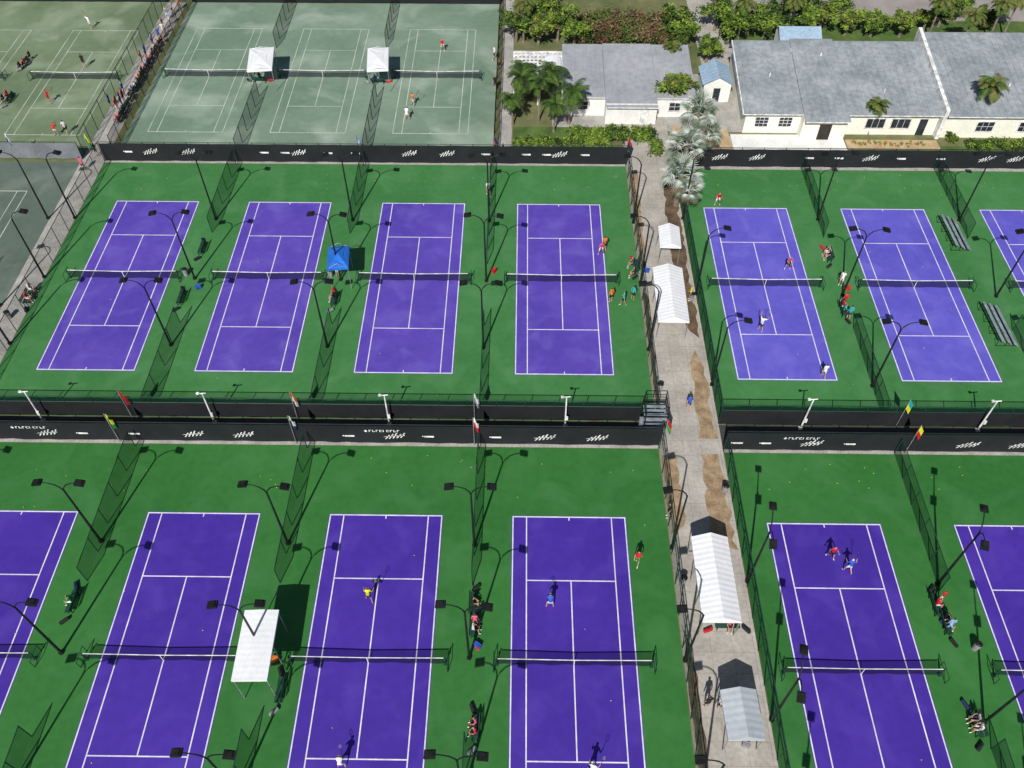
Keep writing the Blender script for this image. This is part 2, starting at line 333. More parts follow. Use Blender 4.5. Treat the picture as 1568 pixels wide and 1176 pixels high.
def white_pole(x,y,lean):
    b=MB(); b.tube([(0,0,0),(lean*.3,0,5)],[.10,.07],8); b.tube([(lean*.3-.4,0,4.95),(lean*.3+.4,0,5.05)],.06,6); b.box((lean*.3-.45,0,5.0),(.28,.22,.16)); b.box((0,0,.12),(.4,.4,.2)); b.box((lean*.1+.12,-.12,1.6),(.25,.15,.5))
    b.obj('white_utility_pole',['white'],None,(x,y,0))
for u,v in((68,642),(330,645),(597,647),(865,648),(1225,656),(1497,662)): 
    p=G(u,v); white_pole(p[0],54.9,random.uniform(-.5,.5))
def flag(x,y,cols,h=5.2):
    e=empty('flag_on_pole',(x,y,0)); b=MB(); b.tube([(0,0,0),(0,0,h)],.04,6); b.obj('pole',['steel'],e)
    b=MB(); nx=8; wd=1.3; ht=1.5
    for j in range(len(cols)):
        for i in range(nx):
            f=lambda a:(a*wd*.42,.15*math.sin(a*7)-.1*a,-a*.95)
            a0,a1=i/nx,(i+1)/nx; p,q=f(a0),f(a1); z0=h-ht*j/len(cols); z1=h-ht*(j+1)/len(cols)
            b.quad([(p[0],p[1],z1+p[2]),(q[0],q[1],z1+q[2]),(q[0],q[1],z0+q[2]),(p[0],p[1],z0+p[2])],j)
    b.obj('cloth',cols,e)
for u,v,c,y in((200,650,['red','red'],55.4),(186,672,['yellow','cgreen'],52.3),(455,650,['orange','cwhite'],55.4),(455,676,['cwhite','navy'],52.3),(727,676,['cwhite','red'],52.3),(727,650,['cwhite','cgrey'],55.4),(1012,676,['red','cgreen'],52.3),(1372,660,['teal','yellow'],55.2),(1381,682,['yellow','red'],51.9),
    (551,250,['sky','cwhite'],101),(757,250,['navy','red'],101),(140,250,['yellow','cgreen'],101),(958,255,['red','navy'],101),(20,250,['cwhite','blue'],101)):
    flag(G(u,v)[0],y,c,4.8 if y<60 else 4.2)
# ------------------------------------------------------------------ canopies
def canopy(cx,cy,w,l,he,hr,m,style='gable',name='shade_canopy',rot=0):
    e=empty(name,(cx,cy,0),rot); b=MB()
    nl=max(2,int(round(l/3))+1)
    for s in(-1,1):
        for i in range(nl): 
            y=-l/2+.12+(l-.24)*i/(nl-1); b.tube([(s*(w/2-.1),y,0),(s*(w/2-.1),y,he)],.045,6)
        b.tube([(s*(w/2-.1),-l/2+.12,he-.05),(s*(w/2-.1),l/2-.12,he-.05)],.04,5)
        b.tube([(s*(w/2-.1),-l/2+.12,he-.6),(s*(w/2-.1),-l/2+.75,he-.08)],.03,5)
    for yy in(-l/2+.12,l/2-.12): 
        b.tube([(-w/2+.1,yy,he-.05),(w/2-.1,yy,he-.05)],.04,5)
        b.tube([(-w/2+.1,yy,he-.05),(0,yy,hr-.08),(w/2-.1,yy,he-.05)],.035,5)
    b.obj('frame',['steel'],e)
    r=MB()
    if style in('gable','flat'):
        n=int(l/.5); sag=.018 if style=='gable' else .006
        for s in(-1,1):
            for i in range(n):
                y0=-l/2+l*i/n;y1=-l/2+l*(i+1)/n; ym=(y0+y1)/2
                r.quad([(0,y0,hr),(s*w/2,y0,he),(s*w/2,ym,he-sag),(0,ym,hr-sag)][::s],0); r.quad([(0,ym,hr-sag),(s*w/2,ym,he-sag),(s*w/2,y1,he),(0,y1,hr)][::s],0)
            r.quad([(s*w/2,-l/2,he-.003),(s*w/2,l/2,he-.003),(s*w/2,l/2,he-.25),(s*w/2,-l/2,he-.25)],0)
        for yy in(-l/2,l/2): r.quad([(-w/2,yy,he),(w/2,yy,he),(0,yy,hr)],0); r.quad([(-w/2,yy,he-.25),(w/2,yy,he-.25),(w/2,yy,he-.004),(-w/2,yy,he-.004)],0)
    else:
        c=[(-w/2,-l/2,he),(w/2,-l/2,he),(w/2,l/2,he),(-w/2,l/2,he)]
        for i in range(4):
            a,d=c[i],c[(i+1)%4]; mid=((a[0]+d[0])/4,(a[1]+d[1])/4,(he+hr)/2-.08); ma=(a[0]/2,a[1]/2,(he+hr)/2); md=(d[0]/2,d[1]/2,(he+hr)/2)
            r.quad([a,d,md,mid,ma]); r.quad([ma,mid,md,(0,0,hr)]); r.quad([(a[0],a[1],he-.3),(d[0],d[1],he-.3),(d[0],d[1],he-.003),(a[0],a[1],he-.003)])
    r.obj('fabric_roof',[m],e); return e
def can_px(u0,v0,u1,v1,w,he,hr,m,style='gable',name='shade_canopy'):
    a=G(u0,v0,he);c=G(u1,v1,he); l=math.hypot(a[0]-c[0],a[1]-c[1]); rot=math.atan2(-(a[0]-c[0]),a[1]-c[1])
    canopy((a[0]+c[0])/2,(a[1]+c[1])/2,w,l,he,hr,m,style,name,rot)
can_px(1022,410,1032,492,3.5,3.0,3.7,'canvas')
can_px(1024,347,1027,378,2.6,3.0,3.6,'canvas')
can_px(1086,822,1106,952,3.35,3.2,4.0,'canvas')
can_px(1130,1056,1144,1133,2.95,3.0,3.7,'graycanvas')
can_px(401,934,381,1042,2.9,4.3,4.4,'canvas','flat')
can_px(519,377,517,411,2.5,3.6,4.3,'bluec','pyramid','blue_shade_tent')
can_px(401,73,397,107,3.7,3.8,4.1,'canvas','pyramid'); can_px(579,73,578,107,3.2,3.8,4.1,'canvas','pyramid')
# ------------------------------------------------------------------ benches, bleachers, scaffold
def bench_mesh():
    b=MB()
    for i in range(4): b.box((0,-.18+.12*i,.5),(2.0,.10,.04))
    for i in range(3): b.box((0,-.27-.03*i,.66+.13*i),(2.0,.03,.1))
    for x in(-.8,.8):
        b.box((x,-.2,.25),(.06,.06,.5),1); b.box((x,.18,.24),(.06,.06,.48),1); b.box((x,0,.45),(.06,.4,.04),1); b.box((x,-.32,.72),(.05,.05,.5),1)
    return b.mesh('bench',['bench','dmetal'])
BM=bench_mesh()
def bench(x,y,rot): 
    o=bpy.data.objects.new('court_bench',BM); o.location=(x,y,.03); o.rotation_euler=(0,0,rot); o.scale=(1.1,1.1,1.15); COL.objects.link(o)
def bag(x,y,m,rot=0):
    b=MB(); b.tube([(-.45,0,.17),(-.38,0,.2),(.38,0,.22),(.45,0,.18)],[.08,.19,.17,.07],8); b.tube([(-.2,0,.35),(0,0,.46),(.2,0,.35)],.02,5); b.obj('racket_bag',[m],None,(x,y,.03),rot)
def bin_(x,y):
    b=MB(); b.tube([(0,0,0),(0,0,.1),(0,0,.95),(0,0,1.05)],[.25,.27,.33,.3],12); b.tube([(0,0,1.05),(0,0,1.15)],[.34,.2],12,1); b.obj('trash_bin',['cgrey','dmetal'],None,(x,y,.02))
for x,y in((15.4,60),(20.6,47),(15.3,37),(20.5,74),(-59.9,70),(-41,77.5),(-23.2,77.5),(40.2,31)): bin_(x,y)
def cooler(x,y,c):
    b=MB(); b.box((0,0,.28),(.6,.36,.46),0); b.box((0,0,.54),(.62,.38,.06),1); b.tube([(-.32,0,.4),(-.32,0,.6),(.32,0,.6),(.32,0,.4)],.02,4,1); b.obj('drink_cooler',[c,c],None,(x,y,.02),random.uniform(0,3))
for x,y,c in((-3.2,78.5,'red'),(-38.9,75.2,'blue'),(-21,29.2,'orange'),(-3.4,30.6,'blue'),(39.6,76,'red'),(15.6,78.8,'blue'),(18.8,22.5,'cgrey')): cooler(x,y,c)
b=MB()
for i in range(150):
    x=random.choice([random.uniform(-58,14),random.uniform(22,75)]); y=random.choice([random.uniform(8,51),random.uniform(57,99),random.uniform(46,51),random.uniform(94,99)])
    k=len(b.v); r=.05; z=.09
    b.v+=[(x,y,z+r),(x,y,z-r)]+[(x+r*math.cos(t*math.pi/3),y+r*math.sin(t*math.pi/3),z) for t in range(6)]
    for t in range(6): b.f.append((k,k+2+t,k+2+(t+1)%6)); b.m.append(0); b.f.append((k+1,k+2+(t+1)%6,k+2+t)); b.m.append(0)
b.obj('tennis_balls',['yellow'])
def bleacher(x,y,l,rot):
    e=empty('metal_bleacher',(x,y,0),rot); b=MB()
    for i in range(3): b.box((0,-.9+.85*i,.5+.32*i),(l,.26,.05)); b.box((0,-1.25+.85*i,.22+.32*i),(l,.16,.04))
    b.obj('planks',['alu'],e); b=MB()
    n=4
    for i in range(n): 
        xx=-l/2+.3+(l-.6)*i/(n-1); b.tube([(xx,-1.2,.05),(xx,1.1,1.2)],.035,5); b.tube([(xx,1.1,0),(xx,1.1,1.2)],.035,5); b.tube([(xx,-1.2,.05),(xx,1.1,.05)],.035,5); b.tube([(xx,0,0.05),(xx,0,.7)],.03,5)
    b.obj('frame',['dmetal'],e)
for u,v,l in((1458,362,6.0),(1525,502,6.3)):
    p=G(u,v); bleacher(p[0],p[1],l,math.radians(91))
def scaffold(x,y):
    e=empty('scaffold_viewing_tower',(x,y,0)); b=MB(); w,l,h=2.3,2.3,3.6
    for sx in(-1,1):
        for sy in(-1,1): b.tube([(sx*w/2,sy*l/2,0),(sx*w/2,sy*l/2,h)],.06,6)
    for z in(1.0,2.4,3.1,3.6):
        for s in(-1,1): b.tube([(-w/2,s*l/2,z),(w/2,s*l/2,z)],.045,5); b.tube([(s*w/2,-l/2,z),(s*w/2,l/2,z)],.045,5)
    b.tube([(-w/2,-l/2,0.1),(w/2,-l/2,2.4)],.035,5); b.tube([(w/2,l/2,0.1),(-w/2,l/2,2.4)],.035,5)
    b.obj('frame',['dmetal'],e); b=MB()
    for i in range(4): b.box((0,-.85+.55*i,2.46),(w,.3,.06))
    for i in range(3): b.box((-.1,-.9+.5*i,1.06),(w*.9,.3,.05))
    for i in range(5): b.box((-w/2-.25,-.6,.35+.45*i),(.4,.5,.04))
    b.obj('deck_planks',['alu'],e)
p=G(998,648); scaffold(p[0],55.0)
# ------------------------------------------------------------------ people
LAB={'shirt':1,'skin':0,'shorts':2,'shoe':3,'hair':4,'dark':5,'rack':6}
def pose_joints(p):
    J=dict(pel=(0,0,.95),spi=(0,0,1.14),che=(0,0,1.36),nec=(0,.01,1.50),hb=(0,.02,1.60),ht=(0,.025,1.70),
      sl=(-.18,0,1.42),sr=(.18,0,1.42),el=(-.24,-.02,1.14),er=(.24,-.02,1.14),wl=(-.25,.08,.90),wr=(.25,.08,.90),
      hl=(-.10,0,.90),hr=(.10,0,.90),kl=(-.12,.03,.50),kr=(.12,.03,.50),al=(-.12,-.02,.09),ar=(.12,-.02,.09),tl=(-.14,.15,.04),tr=(.14,.15,.04))
    U={'stand':{},
    'ready':dict(pel=(0,-.10,.84),spi=(0,-.04,1.02),che=(0,.08,1.22),nec=(0,.16,1.34),hb=(0,.21,1.43),ht=(0,.23,1.53),sl=(-.19,.10,1.27),sr=(.19,.10,1.27),
        el=(-.28,.20,1.02),er=(.28,.20,1.02),wl=(-.12,.42,1.00),wr=(.14,.43,1.00),hl=(-.12,-.10,.80),hr=(.12,-.10,.80),kl=(-.22,.08,.46),kr=(.22,.08,.46),al=(-.25,-.06,.09),ar=(.25,-.06,.09),tl=(-.29,.12,.04),tr=(.29,.12,.04)),
    'swing':dict(pel=(0,0,.90),spi=(.02,.02,1.09),che=(.04,.05,1.30),nec=(.05,.08,1.44),hb=(.05,.10,1.54),ht=(.05,.12,1.64),sl=(-.12,.10,1.36),sr=(.21,.0,1.37),
        el=(-.22,.24,1.14),er=(.36,-.06,1.17),wl=(-.16,.44,1.16),wr=(.50,.10,1.26),hl=(-.11,0,.86),hr=(.11,-.02,.86),kl=(-.15,.18,.49),kr=(.16,-.06,.47),al=(-.18,.20,.09),ar=(.18,-.34,.14),tl=(-.20,.38,.04),tr=(.19,-.22,.04)),
    'serve':dict(che=(0,.0,1.36),sl=(-.16,.06,1.44),sr=(.19,-.04,1.42),el=(-.22,.22,1.62),wl=(-.20,.30,1.88),er=(.42,-.14,1.46),wr=(.38,-.18,1.74),kl=(-.12,.12,.50),kr=(.13,-.06,.49),ar=(.14,-.30,.10),tr=(.15,-.14,.04),al=(-.12,.12,.09),tl=(-.13,.3,.04)),
    'walk':dict(kl=(-.11,.20,.52),al=(-.11,.24,.10),tl=(-.12,.42,.05),kr=(.11,-.02,.50),ar=(.11,-.32,.16),tr=(.11,-.20,.05),el=(-.25,-.12,1.15),wl=(-.24,-.18,.91),er=(.25,.06,1.15),wr=(.24,.24,.96)),
    'sit':dict(pel=(0,-.08,.56),spi=(0,-.07,.74),che=(0,-.02,.97),nec=(0,.03,1.10),hb=(0,.06,1.20),ht=(0,.08,1.30),sl=(-.18,-.02,1.03),sr=(.18,-.02,1.03),el=(-.24,.10,.78),er=(.24,.10,.78),
        wl=(-.14,.32,.66),wr=(.14,.32,.66),hl=(-.10,-.05,.54),hr=(.10,-.05,.54),kl=(-.14,.38,.54),kr=(.14,.38,.54),al=(-.14,.40,.09),ar=(.14,.36,.09),tl=(-.16,.57,.04),tr=(.16,.53,.04))}
    J.update(U[p]); return J
RAD=dict(pel=.135,spi=.12,che=.145,nec=.058,hb=.088,ht=.075,sl=.07,sr=.07,el=.045,er=.045,wl=.03,wr=.03,hl=.095,hr=.095,kl=.06,kr=.06,al=.04,ar=.04,tl=.035,tr=.035,pl=.028,pr=.028)
EDG=[('pel','spi','shirt'),('spi','che','shirt'),('che','nec','shirt'),('nec','hb','skin'),('hb','ht','head'),('che','sl','shirt'),('che','sr','shirt'),('sl','el','shirt'),('sr','er','shirt'),('el','wl','skin'),('er','wr','skin'),
     ('wl','pl','skin'),('wr','pr','skin'),('pel','hl','shorts'),('pel','hr','shorts'),('hl','kl','shorts'),('hr','kr','shorts'),('kl','al','skin'),('kr','ar','skin'),('al','tl','shoe'),('ar','tr','shoe')]
def person_mesh(pose,racket):
    J={k:Vector(v) for k,v in pose_joints(pose).items()}
    for s in'lr':
        d=(J['w'+s]-J['e'+s]).normalized(); J['p'+s]=J['w'+s]+d*.08
    names=list(J); me=bpy.data.meshes.new('skel'); me.from_pydata([J[k] for k in names],[(names.index(a),names.index(b)) for a,b,_ in EDG],[])
    o=bpy.data.objects.new('skel',me); COL.objects.link(o); o.modifiers.new('s','SKIN')
    sv=me.skin_vertices[0].data
    for i,k in enumerate(names):
        r=RAD[k]; sv[i].radius=(r*(1.15 if k in('che','pel','spi') else 1),r*(.8 if k in('che','pel','spi') else 1)); sv[i].use_root=(k=='pel')
    sb=o.modifiers.new('ss','SUBSURF'); sb.levels=1; sb.render_levels=1
    dg=bpy.context.evaluated_depsgraph_get(); ev=o.evaluated_get(dg).to_mesh()
    b=MB(); b.v=[tuple(v.co) for v in ev.vertices]
    for p in ev.polygons:
        b.f.append(tuple(p.vertices)); c=p.center; best=None
        for a,d,lb in EDG:
            A=J[a];B=J[d]; t=max(0,min(1,(c-A).dot(B-A)/max(1e-9,(B-A).length_squared))); ds=(c-(A+(B-A)*t)).length-(RAD[a]*(1-t)+RAD[d]*t)
            if lb in('shirt',) and a in('sl','sr') and t>.65: lab='skin'
            elif lb=='shorts' and a in('hl','hr') and t>.7: lab='skin'
            else: lab=lb
            if best is None or ds<best[0]: best=(ds,lab)
        lab=best[1]
        if lab=='head':
            rel=c-J['hb']; lab='hair' if (rel.z>.10 or rel.y<-.01) else 'skin'
        b.m.append(LAB[lab])
    COL.objects.unlink(o); bpy.data.objects.remove(o)
    hb=J['hb']; fy=hb.y+.088
    b.quad([(hb.x-.012,fy-.005,hb.z+.0),(hb.x+.012,fy-.005,hb.z+.0),(hb.x,fy+.022,hb.z+.012)],0); b.quad([(hb.x-.012,fy-.005,hb.z),(hb.x,fy+.022,hb.z+.012),(hb.x,fy-.003,hb.z+.05)],0); b.quad([(hb.x+.012,fy-.005,hb.z),(hb.x,fy-.003,hb.z+.05),(hb.x,fy+.022,hb.z+.012)],0)
    for s in(-1,1): b.box((hb.x+s*.032,fy-.006,hb.z+.045),(.022,.012,.012),5); b.box((hb.x+s*.088,hb.y,hb.z+.03),(.016,.035,.055),0)
    b.box((hb.x,fy-.01,hb.z-.03),(.045,.012,.01),5)
    for s,sg in(('l',-1),('r',1)):
        d=(J['w'+s]-J['e'+s]).normalized(); side=d.cross(Vector((0,1,0))); side=side.normalized() if side.length>.1 else Vector((1,0,0)); nrm=side.cross(d)
        base=J['p'+s]
        for i,ln in enumerate((.062,.078,.084,.076)):
            q=base+side*(-.03+.02*i)*1.0; b.tube([q-d*.01,q+d*ln*.5+nrm*.01,q+d*ln*.8+nrm*.035],[.011,.010,.007],5,0)
        q=J['w'+s]+d*.03; b.tube([q-side*.02,q-side*.055+d*.03,q-side*.06+d*.06+nrm*.02],[.013,.011,.008],5,0)
    if racket:
        h=J['pr']; d=(J['wr']-J['er']).normalized(); d=(d+Vector((.1,.3,.35))).normalized(); side=d.cross(Vector((0,.3,1))).normalized()
        b.tube([h-d*.08,h+d*.34],.016,6,6); c=h+d*.5
        ringp=[c+d*.17*math.cos(t*math.pi/8)+side*.13*math.sin(t*math.pi/8) for t in range(17)]
        b.tube(ringp,.012,5,6,cap=False)
        for i in range(-3,4):
            x=i*.035; hh=.17*math.sqrt(max(0,1-(x/.13)**2)); b.tube([c+side*x-d*hh,c+side*x+d*hh],.002,3,1)
            y=i*.045; ww=.13*math.sqrt(max(0,1-(y/.17)**2)); b.tube([c+d*y-side*ww,c+d*y+side*ww],.002,3,1)
    me=b.mesh('person_'+pose,['skin','red','navy','cwhite','hair','cblack','cblack'])
    me.polygons.foreach_set('use_smooth',[True]*len(me.polygons)); return me
PM={}
def person(x,y,pose,shirt,shorts,rot=0,racket=False,skin='skin',hair='hair',name=None,z=.03,cap=None):
    k=(pose,racket)
    if k not in PM: PM[k]=person_mesh(*k)
    o=bpy.data.objects.new(name or('tennis_player' if racket else 'spectator'),PM[k]); COL.objects.link(o)
    for i,mm in((0,skin),(1,shirt),(2,shorts),(4,cap or hair)):
        o.material_slots[i].link='OBJECT'; o.material_slots[i].material=M[mm]
    s=random.uniform(1.14,1.24); o.location=(x,y,z); o.rotation_euler=(0,0,rot); o.scale=(s,s,s*(1.17 if pose!='sit' else 1.08))
def P(u,v,pose,shirt,shorts,rot=0,**k):
    x,y=G(u,v); person(x,y,pose,shirt,shorts,math.radians(rot),**k)
pl=dict(racket=True)
P(566,920,'swing','yellow','navy',20,**pl); P(842,929,'ready','blue','cwhite',0,**pl); P(975,864,'walk','red','cgreen',160,name='tennis_player')
P(1270,854,'swing','red','cblack',200,cap='red',**pl); P(1296,876,'swing','blue','cwhite',20,cap='cwhite',**pl)
P(524,1174,'ready','cwhite','cwhite',0,**pl); P(905,1184,'swing','cwhite','navy',0,**pl)
P(1163,507,'serve','cwhite','navy',0,**pl); P(1205,412,'ready','pink','cblack',180,**pl); P(1098,314,'ready','red','cwhite',180,**pl); P(1259,579,'walk','cwhite','cwhite',0,**pl)
P(1286,437,'stand','cwhite','cwhite',150,name='line_umpire'); P(920,390,'ready','pink','cwhite',180,**pl); P(925,384,'walk','orange','navy',0)
P(935,463,'stand','orange','cblack',30); P(954,468,'walk','teal','navy',60); P(968,460,'stand','teal','cblack',-40); P(985,415,'sit','cblack','navy',90); P(968,410,'sit','navy','cblack',90); P(978,405,'stand','cblack','navy',90); P(970,425,'sit','cblack','cblack',90)
P(1053,628,'walk','blue','navy',0); P(1081,1083,'stand','cblack','cblack',10); P(1101,1086,'stand','cwhite','navy',-10); P(1022,792,'stand','cblack','navy',90); P(1055,460,'stand','yellow','navy',90)
P(632,163,'swing','orange','cwhite',0,**pl); P(624,184,'ready','cwhite','cwhite',0,**pl); P(678,78,'ready','red','cwhite',180,**pl)
P(77,158,'swing','red','red',0,**pl); P(88,208,'ready','red','cwhite',0,**pl); P(140,44,'serve','cwhite','cwhite',180,**pl); P(131,104,'stand','cblack','cblack',0); P(104,206,'walk','cwhite','cblack',0); P(14,152,'sit','red','cblack',90); P(8,158,'sit','navy','cblack',90)
P(40,103,'sit','red','cblack',90); P(48,92,'sit','cblack','cblack',90); P(33,108,'sit','cblack','navy',90)
P(171,165,'stand','blue','navy',90)
def group(u,v,rot,n,cols):
    x,y=G(u,v); r=math.radians(rot); bench(x,y,r)
    ex=Vector((math.cos(r),math.sin(r))); ey=Vector((-math.sin(r),math.cos(r)))
    for i in range(n):
        o=(i-(n-1)/2)*.75; q=Vector((x,y))+ex*o; person(q.x,q.y,'sit',cols[i%len(cols)],random.choice(['navy','cblack','cwhite']),r,racket=False,name='seated_player',z=.06)
    q=Vector((x,y))+ex*1.7+ey*.3; bag(q.x,q.y,random.choice(['red','cblack','navy']),r+.4)
    q=Vector((x,y))-ex*1.7+ey*.2; bag(q.x,q.y,random.choice(['cblack','cgrey']),r-.8)
group(725,928,-90,1,['cblack']); group(726,962,-90,2,['red','cwhite']); group(728,1118,90,2,['red','pink'])
group(1430,930,-90,1,['red']); group(1445,958,-90,2,['cblack','sky']); group(1492,1112,90,2,['cwhite','cgrey'])
group(1267,395,90,2,['cblack','cgrey']); group(1289,478,-90,2,['red','teal']); group(512,462,90,1,['cblack'])
group(310,384,90,0,['red']); group(278,460,90,0,['red']); group(113,925,90,1,['cgreen']); group(430,1060,90,0,['red']); group(38,100,90,0,['red'])
P(1290,470,'stand','red','cblack',0); P(1297,490,'stand','teal','navy',0); P(518,425,'stand','sky','cwhite',0); P(728,958,'stand','pink','cwhite',0); P(1436,922,'stand','red','cwhite',20); P(1447,965,'stand','sky','navy',0); P(399,125,'sit','cblack','cblack',0); P(575,130,'sit','navy','cblack',0); P(580,128,'sit','cwhite','navy',0)
group(579,128,0,0,['red']); group(398,126,0,0,['red']); group(45,460,-90,0,['red']); P(45,462,'sit','red','cwhite',-90); P(50,448,'sit','cwhite','cwhite',-90); group(15,155,90,0,['red']); group(973,412,90,0,['red'])
P(1115,962,'sit','pink','navy',180); group(1112,962,180,0,['red'])
sc=['cwhite','cblack','blue','red','sky','cgrey','navy','cwhite','pink','orange','cwhite','cblack']
for i in range(30):
    y=109.5+i*.78+random.uniform(-.2,.2); st=random.random()<.35
    person(-59.0+random.uniform(-.25,.25)-(1.0 if st else 0),y,'stand' if st else 'sit',random.choice(sc),random.choice(['navy','cblack','cgrey','cwhite']),math.radians(random.choice([90,-90,80,100])),hair=random.choice(['hair','hairb','cwhite','hair']),skin=random.choice(['skin','skin','skind']))
for i in range(9): bench(-59.0,110.5+i*2.6,math.radians(90))
for i in range(7): person(random.uniform(-60.3,-58.8),133+i*1.7,'stand',random.choice(sc),random.choice(['navy','cwhite']),random.uniform(0,6))
for u,v in((757,92),(765,108),(758,138),(748,300)): P(u,v,'walk',random.choice(sc),'navy',random.uniform(0,360))
for u,v in((130,262),(150,240)): P(u,v,'stand','pink' if u<140 else 'cblack','navy',0)
# ------------------------------------------------------------------ vegetation
def leafcloud(name,clumps,n,size,mats,loc=(0,0,0),flat=.5,trunk=None):
    """clumps: (x,y,z,rx,ry,rz); leaves scattered in sub-clumps through each volume"""
    V=[];F=[];MI=[]; 
    vols=np.array([c[3]*c[4]*c[5] for c in clumps])**.7; vols=vols/vols.sum()
    for c,fr in zip(clumps,vols):
        k=max(6,int(n*fr)); nc=max(4,k//28)
        d=rng.normal(size=(nc,3)); d/=np.linalg.norm(d,axis=1)[:,None]; d[:,2]=np.abs(d[:,2])*1.0-.15; rr=rng.uniform(.45,1.0,size=(nc,1))
        cen=d*rr*np.array([c[3],c[4],c[5]])+np.array(c[:3]); cm=rng.integers(0,len(mats),nc)
        idx=rng.integers(0,nc,k); sp=np.array([c[3],c[4],c[5]])*.22
        pos=cen[idx]+rng.normal(size=(k,3))*sp; pos[:,2]=np.maximum(pos[:,2],.06)
        a=rng.normal(size=(k,3)); a[:,2]*=.5; a/=np.linalg.norm(a,axis=1)[:,None]; u=rng.normal(size=(k,3)); b=np.cross(a,u); b/=np.linalg.norm(b,axis=1)[:,None]
        s=size*rng.uniform(.6,1.4,size=(k,1)); a=a*s; b=b*s*flat; base=len(V)
        P4=np.stack([pos-a,pos+b*.9,pos+a,pos-b*.9],1).reshape(-1,3); V+=P4.tolist()
        F+=[(base+4*i,base+4*i+1,base+4*i+2,base+4*i+3) for i in range(k)]; MI+=cm[idx].tolist()
    if trunk:
        b=MB(); 
        for t in trunk: b.tube(t[0],t[1],7)
        o=len(V); V+=b.v; F+=[tuple(o+i for i in f) for f in b.f]; MI+=[len(mats)]*len(b.f); mats=list(mats)+['bark']
    me=bpy.data.meshes.new(name); me.from_pydata(V,[],F)
    for a in mats: me.materials.append(M[a])
    me.polygons.foreach_set('material_index',MI); me.update()
    o=bpy.data.objects.new(name,me); o.location=loc; COL.objects.link(o); return o
def hedge(name,x0,y0,x1,y1,h,n,mats,size=.2):
    cl=[]; nx=max(1,int((x1-x0)/1.6)); ny=max(1,int((y1-y0)/1.6))
    for i in range(nx):
        for j in range(ny):
            cl.append((x0+(i+.5)*(x1-x0)/nx,y0+(j+.5)*(y1-y0)/ny,h*.35*random.uniform(.8,1.1),(x1-x0)/nx*.6,(y1-y0)/ny*.6,h*.6*random.uniform(.85,1.15)))
    leafcloud(name,cl,n,size,mats)
def tree(x,y,h,r,mats,n=2200,name='broadleaf_tree',size=.26):
    cl=[];tr=[([(0,0,0),(.1,.05,h*.3),(.15,.1,h*.6)],[.28,.2,.12])]
    for i in range(9):
        a=i*2.4+random.uniform(-.4,.4); q=r*random.uniform(.3,.75); z=h*random.uniform(.45,.85); c=(q*math.cos(a),q*math.sin(a),z); s=r*random.uniform(.35,.6); cl.append(c+(s,s,s*.75))
        tr.append(([(.1,.05,h*.35),(c[0]*.5,c[1]*.5,z*.75),c],[.12,.07,.03]))
    leafcloud(name,cl,n,size,mats,(x,y,0),trunk=tr)
def palm_mesh(name,h,nf,fl,mats,seed,droop=1.0):
    rs=random.Random(seed); b=MB(); lean=rs.uniform(-.5,.5)
    pts=[(lean*(t/8)**2,0,h*t/8) for t in range(9)]; b.tube(pts,[.26,.2,.17,.16,.155,.15,.15,.17,.2],8,0)
    top=Vector((lean,0,h))
    for i in range(nf):
        az=i*2.399+rs.uniform(-.2,.2); el=math.radians(rs.uniform(-25,75)); L=fl*rs.uniform(.8,1.1); m=1+(rs.random()<.4)
        d=Vector((math.cos(az),math.sin(az),0)); p=top.copy(); seg=9; pp=[p.copy()]; e=el
        for s in range(seg):
            p=p+(d*math.cos(e)+Vector((0,0,math.sin(e))))*L/seg; e-=droop*.17*(1+s*.08); pp.append(p.copy())
        b.tube(pp,[.035]*4+[.02]*(seg-3),3,m,cap=False)
        side=d.cross(Vector((0,0,1)))
        for s in range(1,seg*3):
            t=s/3; k=int(t); f=t-k; q=pp[k].lerp(pp[min(k+1,seg)],f); ln=fl*.26*math.sin(math.pi*min(1,.12+t/seg*.85))
            fw=(pp[min(k+1,seg)]-pp[k]).normalized()
            for sg in(-1,1):
                tip=q+(side*sg*.8+fw*.55+Vector((0,0,-.35*rs.uniform(.5,1.4))))*ln; b.quad([q-fw*.05,q+fw*.05,tip+fw*.02,tip-fw*.02],m)
    return b.mesh(name,['bark']+mats)
def fan_palm_mesh(name,h,nf,seed,mats,pet=1.6,fr=1.3,blades=16):
    rs=random.Random(seed); b=MB(); b.tube([(0,0,0),(.05,0,h*.5),(0,0,h)],[.35,.26,.3],9,0); top=Vector((0,0,h))
    for i in range(nf):
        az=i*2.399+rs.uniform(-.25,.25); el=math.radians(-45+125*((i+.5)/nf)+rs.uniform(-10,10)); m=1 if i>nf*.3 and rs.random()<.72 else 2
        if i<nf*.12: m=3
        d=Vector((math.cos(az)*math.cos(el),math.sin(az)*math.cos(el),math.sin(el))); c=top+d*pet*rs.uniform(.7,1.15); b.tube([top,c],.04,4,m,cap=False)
        side=d.cross(Vector((0,0,1))).normalized(); nr=side.cross(d)
        for j in range(blades):
            t=-2.0+4.0*(j+.5)/blades; dt=1.55/blades; R0=fr*rs.uniform(.8,1.1)*(1-.12*abs(t)/2)
            pt=lambda a,r,o:c+(d*math.cos(a)+side*math.sin(a))*r+nr*(o-.32*r*r/fr)
            b.quad([c,pt(t-dt,R0*.55,.0),pt(t,R0*.57,.10)],m); b.quad([c,pt(t,R0*.57,.10),pt(t+dt,R0*.55,0)],m); b.quad([pt(t-dt,R0*.55,0),pt(t,R0,-.1),pt(t,R0*.57,.10)],m); b.quad([pt(t,R0*.57,.10),pt(t,R0,-.1),pt(t+dt,R0*.55,0)],m)
    return b.mesh(name,['bark']+mats)
PAL=[palm_mesh('palm%d'%i,h,30,3.0,['leaf1','leaf2'],i) for i,h in enumerate((6.2,7.2,5.4))]
